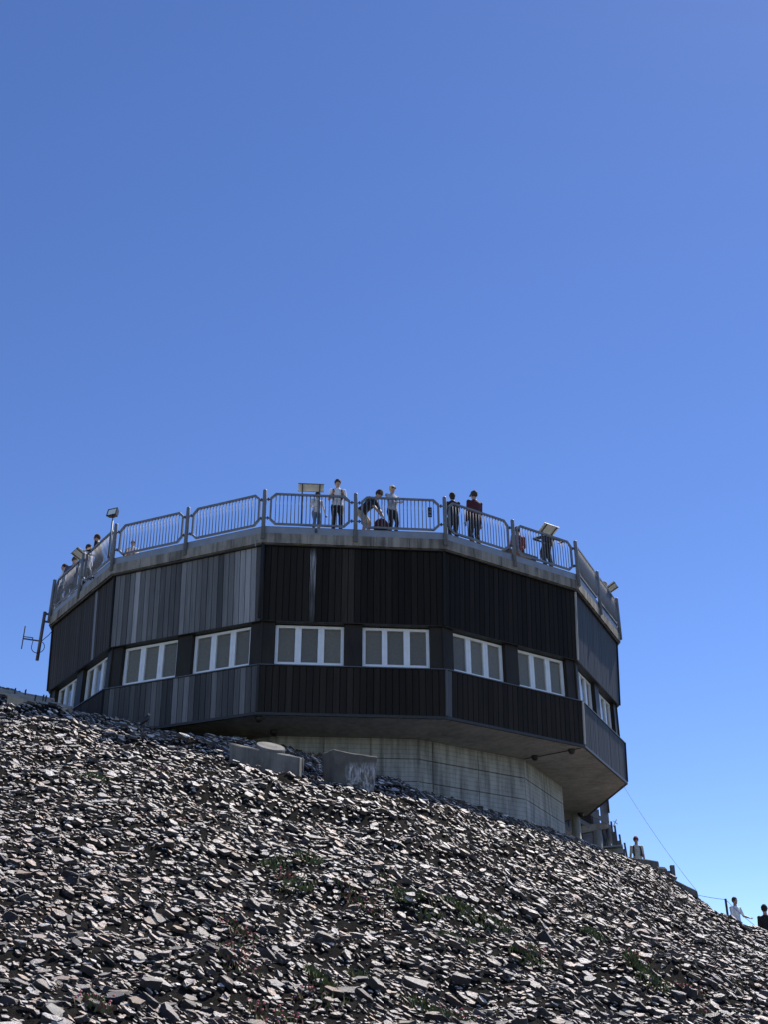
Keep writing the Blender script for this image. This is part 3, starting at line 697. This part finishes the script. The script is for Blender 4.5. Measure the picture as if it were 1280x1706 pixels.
quadblock('stone_slab', [(9.85, -3.0, -2.92), (10.60, -3.2, -3.36), (10.60, -3.2, -3.56), (9.85, -3.0, -3.15)], (.2, .5, .02), M['blockc'], 'flat pale slab edging the ridge path below the dark double post', 'slab')
p = MB(); p.tube([(0, 0, -1), (0, 0, .62)], .035, 8); o = p.build('rope_post', M['black']); o.location = (11.34, -3.42, -4.22); tag(o, 'slim dark post holding the path rope beside the person in white', 'post')
p = MB(); a = Vector((11.0, .2, -2.75)); b_ = Vector((11.34, -3.42, -3.62)); c_ = Vector((12.9, -2.2, -4.4))
def sag(a, b, n, s): return [a.lerp(b, i/n) - Vector((0, 0, s*4*(i/n)*(1-i/n))) for i in range(n+1)]
p.tube(sag(a, b_, 8, .06) + sag(b_, c_, 8, .05)[1:], .007, 5); o = p.build('path_rope', M['darksteel']); tag(o, 'thin hand rope along the ridge path at the right', 'rope')
p = MB(); p.tube(sag(Vector((10.2, 6.5, 5.2)), Vector((11.42, -.9, -3.0)), 16, .45), .007, 5); o = p.build('guy_cable', M['darksteel']); tag(o, 'thin cable running from behind the building down to the ridge', 'cable')

# ------------------------------------------------------------------ alpine plants between the stones
PL = [(-1.79,-19.79,'g'),(-1.57,-20.09,'f'),(-1.43,-20.39,'g'),(-1.27,-19.6,'g'),(-0.78,-20.37,'f'),(-0.58,-20.53,'f'),(-0.4,-20.84,'f'),(-0.19,-19.86,'f'),(-0.0,-20.38,'g'),(0.26,-20.41,'g'),(0.8,-20.13,'g'),(-2.22,-22.05,'f'),(-2.06,-22.19,'f'),(-2.1,-23.15,'f'),(-2.09,-24.25,'f'),(-1.22,-23.8,'g'),(-1.25,-24.65,'f'),(-1.82,-24.89,'f'),(-1.65,-25.14,'f'),(-3.19,-26.25,'f'),(1.05,-20.12,'g'),(1.41,-20.03,'g'),(1.62,-21.15,'f'),(0.66,-21.22,'g'),(2.96,-19.37,'g'),(2.98,-21.24,'g'),(3.13,-21.55,'g'),(3.6,-21.4,'f'),(3.35,-22.64,'f'),(1.53,-21.33,'g'),(3.04,-21.06,'f'),(-3.34,-18.77,'f'),(-3.8,-16.4,'f'),(-4.83,-17.45,'g'),(-0.08,-23.59,'g'),(0.24,-23.59,'f'),(-0.75,-22.97,'g')]
ORD = ['first', 'second', 'third', 'fourth', 'fifth', 'sixth', 'seventh', 'eighth', 'ninth', 'tenth', 'eleventh', 'twelfth', 'thirteenth', 'fourteenth', 'fifteenth', 'sixteenth', 'seventeenth', 'eighteenth', 'nineteenth', 'twentieth', 'twenty-first']
PL.sort(key=lambda q: math.atan2(q[0]-CAM.x, q[1]-CAM.y)); cnt = {'g': 0, 'f': 0}
M['leaf'] = mat('leaf_green', (.08, .10, .026), .7, var=.5, scale=20, bmp=0); M['petal'] = mat('pink_petal', (.5, .14, .16), .6, var=.4, scale=30, bmp=0)
M['redleaf'] = mat('reddish_leaf', (.14, .06, .04), .7, var=.4, scale=20, bmp=0)
for i, (x, y, kd) in enumerate(PL):
    z = float(H(x, y)); root = empty('alpine_plant', (x, y, z)); r = random.Random(i); sp = r.uniform(.11, .19)*(1.15 if kd == 'g' else 1)
    od = ORD[cnt[kd]]; cnt[kd] += 1
    tag(root, 'low green cushion plant among the stones, %s of its kind from the left' % od if kd == 'g' else 'pink flowering alpine plant among the stones, %s of its kind from the left' % od, 'plant', 'green cushion plants' if kd == 'g' else 'pink flowering plants')
    p = MB()
    for j in range(110 if kd == 'g' else 60):
        a, q = r.uniform(0, 6.28), sp*math.sqrt(r.random()); b0 = Vector((q*math.cos(a)*1.5, q*math.sin(a), 0)); b0.z = float(H(x+b0.x, y+b0.y))-z + .02
        hgt = r.uniform(.04, .10)*(1.1-q/sp*.5); ln = Vector((r.uniform(-1, 1), r.uniform(-1, 1), 0))*.04; wv = Vector((math.cos(a+1), math.sin(a+1), 0))*r.uniform(.008, .016)
        p.add([b0-wv, b0+wv, b0+wv*.9+ln*.5+Vector((0, 0, hgt*.6)), b0+ln+Vector((0, 0, hgt)), b0-wv*.9+ln*.5+Vector((0, 0, hgt*.6))], [(0, 1, 2, 3, 4)], 1 if kd == 'f' and r.random() < .45 else 0)
    p.build('leaves', [M['leaf'], M['redleaf']], root)
    if kd == 'f':
        p = MB()
        for j in range(r.randint(4, 8)):
            a, q = r.uniform(0, 6.28), sp*math.sqrt(r.random()); c = Vector((q*math.cos(a)*1.5, q*math.sin(a), 0)); c.z = float(H(x+c.x, y+c.y))-z + r.uniform(.05, .10)
            p.ball(c, (.014, .014, .010), 6, 4)
        p.build('flowers', M['petal'], root)['kind'] = 'stuff'

# ------------------------------------------------------------------ people
SK = mat('skin', (.42, .26, .19), .55, var=.1, bmp=0)
_cm = {}
def cloth(c, check=False):
    key = (c, check)
    if key not in _cm:
        m = mat('cloth', c, .85, var=.22, scale=14, bmp=.002)
        if check:
            n, l = m.node_tree.nodes, m.node_tree.links; b = n['Principled BSDF']
            ck = n.new('ShaderNodeTexChecker'); ck.inputs['Scale'].default_value = 16; ck.inputs[1].default_value = (*c, 1); ck.inputs[2].default_value = (c[0]*.35, c[1]*.4+.01, c[2]*.4+.01, 1)
            l.new(coords(n, l), ck.inputs['Vector']); l.new(ck.outputs[0], b.inputs['Base Color'])
        _cm[key] = m
    return _cm[key]
DARK, BLACK, WHITE, GREY = (.02, .021, .025), (.012, .012, .013), (.72, .72, .74), (.36, .38, .42)
JEANS, KHAKI, WINE, NAVY = (.13, .18, .26), (.36, .31, .24), (.07, .012, .02), (.025, .03, .045)

def ik(a, t, l1, l2, pole):
    d = t-a; L = min(max(d.length, .02), (l1+l2)*.998); u = d.normalized(); t = a+u*L
    x = (l1*l1-l2*l2+L*L)/(2*L); h = math.sqrt(max(l1*l1-x*x, 0)); pv = pole - u*pole.dot(u)
    pv = pv.normalized() if pv.length > 1e-5 else u.orthogonal()
    return a+u*x+pv*h, t

def person(label, loc, fwd, Ht, top, bottom, hair=(.03, .02, .015), sleeves='long', shorts=False, hip=None, lean=0, side=0, hands=None, feet=None,
           hyaw=0, hpitch=0, cap=None, glasses=False, knee=Vector((0, 1, 0)), shoe=(.05, .045, .04), vest=None, check=False, elbow=None, group='visitors on the roof terrace', long_hair=False, sitting=None):
    rz = math.atan2(fwd.y, fwd.x) - math.pi/2
    root = empty('person', loc, rz); tag(root, label, 'person', group); h = Ht
    hipc = Vector((0, 0, .52*h)) if hip is None else Vector(hip)*h
    rot = Matrix.Rotation(-lean, 3, 'X') @ Matrix.Rotation(side, 3, 'Y')
    sp = lambda t, x=0, y=0: hipc + rot @ Vector((x*h, y*h, .295*h*t))
    shl, shr = sp(.93, -.108), sp(.93, .108); neck = sp(1.1); hrot = Matrix.Rotation(hyaw, 3, 'Z') @ Matrix.Rotation(-lean*.55-hpitch, 3, 'X')
    hc = neck + rot @ Vector((0, 0, .02*h)) + hrot @ Vector((0, .012*h, .068*h))
    b = MB(); segs = []
    rings = []
    for t, rx, ry, oy in ((-.22, .05, .045, 0), (-.12, .088, .07, 0), (.02, .1, .078, 0), (.35, .088, .066, .004), (.72, .108, .074, .004), (.9, .122, .058, -.002), (1.0, .09, .046, -.002), (1.06, .046, .04, -.002), (1.12, .034, .036, 0), (1.28, .031, .034, .006)):
        c = sp(t, 0, oy); rings.append([c + rot @ Vector((rx*h*math.cos(a), ry*h*math.sin(a), 0)) for a in [2*math.pi*i/14 for i in range(14)]])
    b.loft(rings)
    segs += [('top', sp(.02), sp(.8), .09*h), ('top', sp(.95, -.09), sp(.95, .09), .05*h), ('bottom', sp(-.2), sp(-.12), .085*h), ('skin', sp(1.12), hc, .045*h)]
    mh = hrot.to_4x4(); b.ball(hc, (.046*h, .056*h, .066*h), 14, 10, mt=mh)
    b.ball(hc + hrot @ Vector((0, .022*h, -.036*h)), (.033*h, .034*h, .033*h), 10, 6, mt=mh)
    b.tube([hc + hrot @ Vector((0, .05*h, .008*h)), hc + hrot @ Vector((0, .068*h, -.012*h))], [.006*h, .010*h], 6)
    for s_ in (-1, 1): b.ball(hc + hrot @ Vector((s_*.046*h, -.002*h, -.004*h)), (.007*h, .012*h, .018*h), 6, 5, mt=mh)
    hands = hands or [(-.15, .03, .40), (.15, .03, .40)]; feet = feet or [(-.06, 0, 0), (.06, 0, 0)]
    fing = MB()
    for s_, sh, tg, i in ((-1, shl, hands[0], 0), (1, shr, hands[1], 1)):
        tgt = Vector(tg)*h; pole = Vector((s_*.25, -1, -.3)) if elbow is None else Vector((s_*elbow[0], elbow[1], elbow[2]))
        el, wr = ik(sh, tgt, .175*h, .155*h, pole)
        b.tube([sh + (sh-el).normalized()*.01*h, sh.lerp(el, .35), el], [.034*h, .031*h, .025*h], 10); b.tube([el + (el-wr).normalized()*.008*h, el.lerp(wr, .4), wr], [.026*h, .024*h, .016*h], 10)
        b.ball(sh, .037*h, 10, 6); b.ball(el, .0262*h, 8, 6)
        segs += [('top', sh, sh.lerp(el, .8), .034*h), ('top' if sleeves == 'long' else 'skin', el, wr.lerp(el, .05), .025*h)]
        d = (wr-el).normalized(); sd_ = d.cross(Vector((0, 1, .2))).normalized()*s_; nn = d.cross(sd_).normalized(); pm_ = wr + d*.045*h
        b.tube([wr - d*.01*h, wr + d*.02*h, wr + d*.05*h], [.015*h, .02*h, .021*h], 8, ell=.6); segs.append(('skin', wr + d*.012*h, wr + d*.06*h, .018*h))
        for j in range(4):
            r0 = pm_ + sd_*(j-1.5)*.0095*h; ln = (.040, .046, .043, .034)[j]*h
            fing.tube([r0, r0 + d*ln*.5 + nn*.004*h, r0 + d*ln*.85 + nn*.014*h], [.0052*h, .0048*h, .004*h], 6)
        r0 = wr + d*.018*h + sd_*.017*h; fing.tube([r0, r0 + sd_*.014*h + d*.016*h, r0 + sd_*.015*h + d*.036*h + nn*.006*h], [.0065*h, .006*h, .0045*h], 6)
    for s_, ft in ((-1, feet[0]), (1, feet[1])):
        hj = sp(-.06, s_*.052); an = Vector(ft)*h + Vector((0, 0, .042*h)); kn, an = ik(hj, an, .245*h, .235*h, knee if isinstance(knee, Vector) else Vector(knee))
        b.tube([hj, hj.lerp(kn, .3), kn], [.058*h, .055*h, .037*h], 12); b.tube([kn, kn.lerp(an, .35), an], [.037*h, .034*h if shorts else .038*h, .021*h if shorts else .031*h], 12); b.ball(kn, .0375*h, 10, 6)
        segs += [('bottom', hj, kn, .05*h), ('skin' if shorts else 'bottom', kn, an, .032*h)]
        fd = Vector((s_*.18, 1, 0)).normalized(); base = Vector((an.x, an.y, an.z))
        b.tube([base + Vector((0, 0, -.005*h)) - fd*.022*h, base + fd*.03*h + Vector((0, 0, -.018*h)), base + fd*.10*h + Vector((0, 0, -.026*h))], [.024*h, .026*h, .017*h], 8)
        segs.append(('shoe', base - fd*.02*h + Vector((0, 0, -.02*h)), base + fd*.1*h + Vector((0, 0, -.025*h)), .024*h))
    tmp = bpy.data.objects.new('tmp', b.mesh('tmp', SK)); col.objects.link(tmp)
    rm = tmp.modifiers.new('r', 'REMESH'); rm.mode = 'VOXEL'; rm.voxel_size = .0105*h; sm = tmp.modifiers.new('s', 'SMOOTH'); sm.iterations = 2; sm.factor = .5
    dg = bpy.context.evaluated_depsgraph_get(); me = bpy.data.meshes.new_from_object(tmp.evaluated_get(dg)); bpy.data.objects.remove(tmp)
    mats = {'skin': SK, 'top': cloth(top, check), 'bottom': cloth(bottom), 'shoe': cloth(shoe)}
    bm = bmesh.new(); bm.from_mesh(me); fm = fing.mesh('f', SK); nb = len(bm.faces); bm.from_mesh(fm); bm.faces.ensure_lookup_table()
    keys = list(mats); P = np.array([f.calc_center_median()[:] for f in bm.faces]); best = np.full(len(P), 1e9); idx = np.zeros(len(P), int)
    for nm, a, c, r in segs:
        a_, c_ = np.array(a), np.array(c); dd = c_-a_; t = np.clip(((P-a_) @ dd)/(dd @ dd), 0, 1); ds = np.linalg.norm(P-a_-t[:, None]*dd, axis=1)-r
        q = ds < best; best[q] = ds[q]; idx[q] = keys.index(nm)
    for f, i in zip(bm.faces, idx): f.material_index = int(i); f.smooth = True
    for f in bm.faces[nb:]: f.material_index = 0
    me2 = bpy.data.meshes.new('body'); bm.to_mesh(me2); bm.free()
    for k_ in keys: me2.materials.append(mats[k_])
    link('body', me2, root)
    # hair or cap
    p = MB(); r = random.Random(int(h*1000))
    p.ball(hc + hrot @ Vector((0, -.011*h, .018*h)), (.056*h, .063*h, .066*h), 16, 12, mt=mh)
    if long_hair: p.ball(hc + hrot @ Vector((0, -.026*h, -.028*h)), (.047*h, .034*h, .055*h), 12, 8, mt=mh)
    p.v = [tuple(Vector(v) + Vector((r.uniform(-1, 1), r.uniform(-1, 1), r.uniform(-1, 1)))*.0045*h) for v in p.v]
    p.build('hair', cloth(hair), root, True)
    if cap:
        p = MB(); p.ball(hc + hrot @ Vector((0, -.004*h, .03*h)), (.053*h, .060*h, .042*h), 14, 8, mt=mh)
        p.loft([[hc + hrot @ Vector((x*h, y*h, z*h)) for x, y, z in ((-.04, .045, .03), (.04, .045, .03), (.03, .10, .022), (-.03, .10, .022))], [hc + hrot @ Vector((x*h, y*h, z*h)) for x, y, z in ((-.04, .045, .036), (.04, .045, .036), (.03, .10, .027), (-.03, .10, .027))]])
        p.build('cap', cloth(cap), root, True)
    p = MB()
    if glasses: p.box((-.04*h, .045*h, -.002*h), (.04*h, .059*h, .018*h), Matrix.Translation(hc) @ mh); p.build('sunglasses', M['black'], root)
    else:
        for s_ in (-1, 1): p.ball(hc + hrot @ Vector((s_*.019*h, .0515*h, .006*h)), .006*h, 8, 6)
        p.build('eyes', M['black'], root, True)
    if vest:
        p = MB()
        for s_ in (-1, 1):
            p.tube([sp(.25, s_*.07, .07), sp(.6, s_*.075, .086), sp(.9, s_*.07, .066), sp(1.0, s_*.066, .0), sp(.9, s_*.07, -.07), sp(.5, s_*.06, -.085)], .013*h, 8)
        p.build('backpack_strap', cloth(vest), root, True)
    return root

def out(k, a=0):                                  # facing outwards from face k, turned by a degrees
    n, t = fdir(k); return Matrix.Rotation(R_(a), 3, 'Z') @ n
DZ = 5.102
def on(k, s, q): return fpt(k, s, q, DZ)
person('child in white shirt and blue jeans leaning at the front railing under the information board', on(2, -1.07, -.24), out(2, 20), 1.24, WHITE, JEANS, cap=BLACK, lean=.12, hpitch=.2, hands=[(-.22, .05, .42), (.16, .16, .55)])
person('woman in white shirt and black trousers with dark backpack straps at the front railing', on(2, -.49, -.2), out(2, 0), 1.69, WHITE, BLACK, hair=(.035, .02, .014), glasses=True, vest=BLACK, hands=[(-.09, .13, .66), (.09, .13, .66)], elbow=(.35, -.5, -1), hip=(0, -.03, .52), lean=.0, sleeves='short')
person('person in dark polo and beige shorts bending down over a wine red backpack', on(2, .30, -.42), out(2, 52), 1.75, DARK, KHAKI, cap=(.1, .1, .1), shorts=True, lean=1.05, hip=(0, -.08, .48), hands=[(-.06, .32, .28), (.08, .34, .28)], sleeves='short', hpitch=.1)
person('woman in grey jumper and black trousers with pale hair at the front railing', on(2, 1.08, -.32), out(2, 25), 1.60, GREY, BLACK, hair=(.55, .42, .22), glasses=True, hands=[(.06, .12, .66), (-.06, .13, .64)], elbow=(.4, -.4, -1))
person('person in black clothes with back turned beside the corner post', on(3, -1.87, -.28), -out(3, -30), 1.57, BLACK, DARK, long_hair=True, hands=[(-.06, .14, .6), (.06, .14, .6)])
person('tall man in dark red jacket and cap with his back to the railing', on(3, -1.12, -.2), -out(3, -10), 1.82, WINE, DARK, cap=BLACK, hair=(.05, .04, .035), hands=[(-.13, .06, .47), (.13, .06, .47)])
person('person in red checked shirt sitting behind the right front railing', on(3, .72, -.42), -out(3, -15), 1.66, (.30, .03, .035), DARK, hair=(.02, .015, .012), hip=(0, 0, .30), feet=[(-.07, .27, 0), (.07, .27, 0)], hands=[(-.1, .2, .42), (.1, .2, .42)], check=True, lean=.08)
person('person in dark jacket stooping behind the tilted white information board', on(3, 1.95, -.55), out(3, -25), 1.72, DARK, (.05, .05, .055), lean=.8, hip=(0, -.06, .51), hands=[(-.17, .24, .56), (.17, .24, .56)], elbow=(1.2, -.2, 0), shoe=WHITE)
person('man in black jacket leaning on the left side railing near the floodlight', on(0, .50, -.18), out(0, -40), 1.62, BLACK, DARK, hair=(.045, .025, .015), lean=.22, hands=[(-.1, .22, .62), (.1, .22, .62)])
person('dark haired person in white shirt on the left side terrace', on(0, -.55, -.17), out(0, 120), 1.66, WHITE, BLACK, hair=(.012, .01, .01))
person('person in blue shirt stooping over the left side railing', on(0, -1.95, -.2), out(0, 80), 1.70, (.06, .075, .16), DARK, hair=(.06, .035, .02), lean=.45, hands=[(-.12, .24, .62), (.12, .24, .62)], sleeves='short')
person('dark haired person in white at the far left end of the terrace', on(0, -2.4, -.1), out(0, 0), 1.64, WHITE, DARK, hair=(.012, .01, .01))
person('small child in white top and pale hat sitting by the left corner post', on(1, -2.22, -.36), out(1, 30), 1.20, WHITE, (.4, .2, .14), cap=(.5, .33, .27), hip=(0, 0, .09), feet=[(-.12, .3, 0), (.12, .3, 0)], knee=(0, .1, 1), hands=[(-.12, .2, .2), (.12, .2, .2)])
person('grey haired person in red jacket behind the far right side railing', on(4, 2.2, -.16), -out(4, 0), 1.62, (.40, .02, .03), DARK, hair=(.22, .22, .23))
# ridge path
g = 'walkers on the ridge path'
def gz(x, y): return float(H(x, y))
man = (11.38, 4.55); person('man in red cap, white shirt and dark waistcoat straps on the ridge', (man[0], man[1], -2.10), Vector((-.2, -1, 0)), 1.74, (.62, .6, .55), DARK, cap=(.35, .02, .03), glasses=True, vest=BLACK, hands=[(-.13, .1, .45), (.17, .1, .48)], group=g, sleeves='short')
person('person in white top holding the rope on the ridge path', (12.86, -.25, -4.68), Vector((.3, -1, 0)), 1.55, WHITE, DARK, hair=(.05, .03, .02), sleeves='short', hands=[(-.24, .12, .60), (.13, .1, .48)], group=g, lean=.05)
person('person in dark clothes at the right edge of the picture', (13.10, -1.95, -5.33), Vector((.3, 1, 0)), 1.76, BLACK, DARK, hair=(.015, .012, .01), group=g)

# backpack on the deck, bench
root = empty('backpack', on(2, .74, -.15), .2); tag(root, 'wine red backpack standing on the terrace edge', 'backpack')
p = MB(); rings = []
for z, a, c in ((0, .17, .10), (.06, .21, .13), (.22, .22, .14), (.36, .19, .12), (.44, .12, .08), (.46, .05, .04)):
    rings.append([Vector((a*math.copysign(abs(math.cos(t))**.6, math.cos(t)), c*math.copysign(abs(math.sin(t))**.6, math.sin(t)), z)) for t in [2*math.pi*i/20 for i in range(20)]])
p.loft(rings); p.build('bag', cloth(WINE), root, True)
p = MB(); p.box((-.13, -.19, .05), (.13, -.12, .22)); bevel(p.build('front_pocket', cloth((.11, .014, .022)), root), .03, 2)
p = MB(); p.tube([(-.05, 0, .44), (0, 0, .51), (.05, 0, .44)], .012, 6); p.build('handle', cloth(BLACK), root)
root = empty('bench', on(3, .72, -.45), R_(30)); tag(root, 'plain wooden bench behind the right front railing under the seated person', 'bench')
for y in (-.12, .0, .12):
    p = MB(); p.box((-.6, y-.05, .36), (.6, y+.05, .40)); p.build('slat', M['brownsteel'], root)
for x in (-.5, .5):
    p = MB(); p.box((x-.03, -.15, 0), (x+.03, .15, .358)); p.build('leg', M['darksteel'], root)
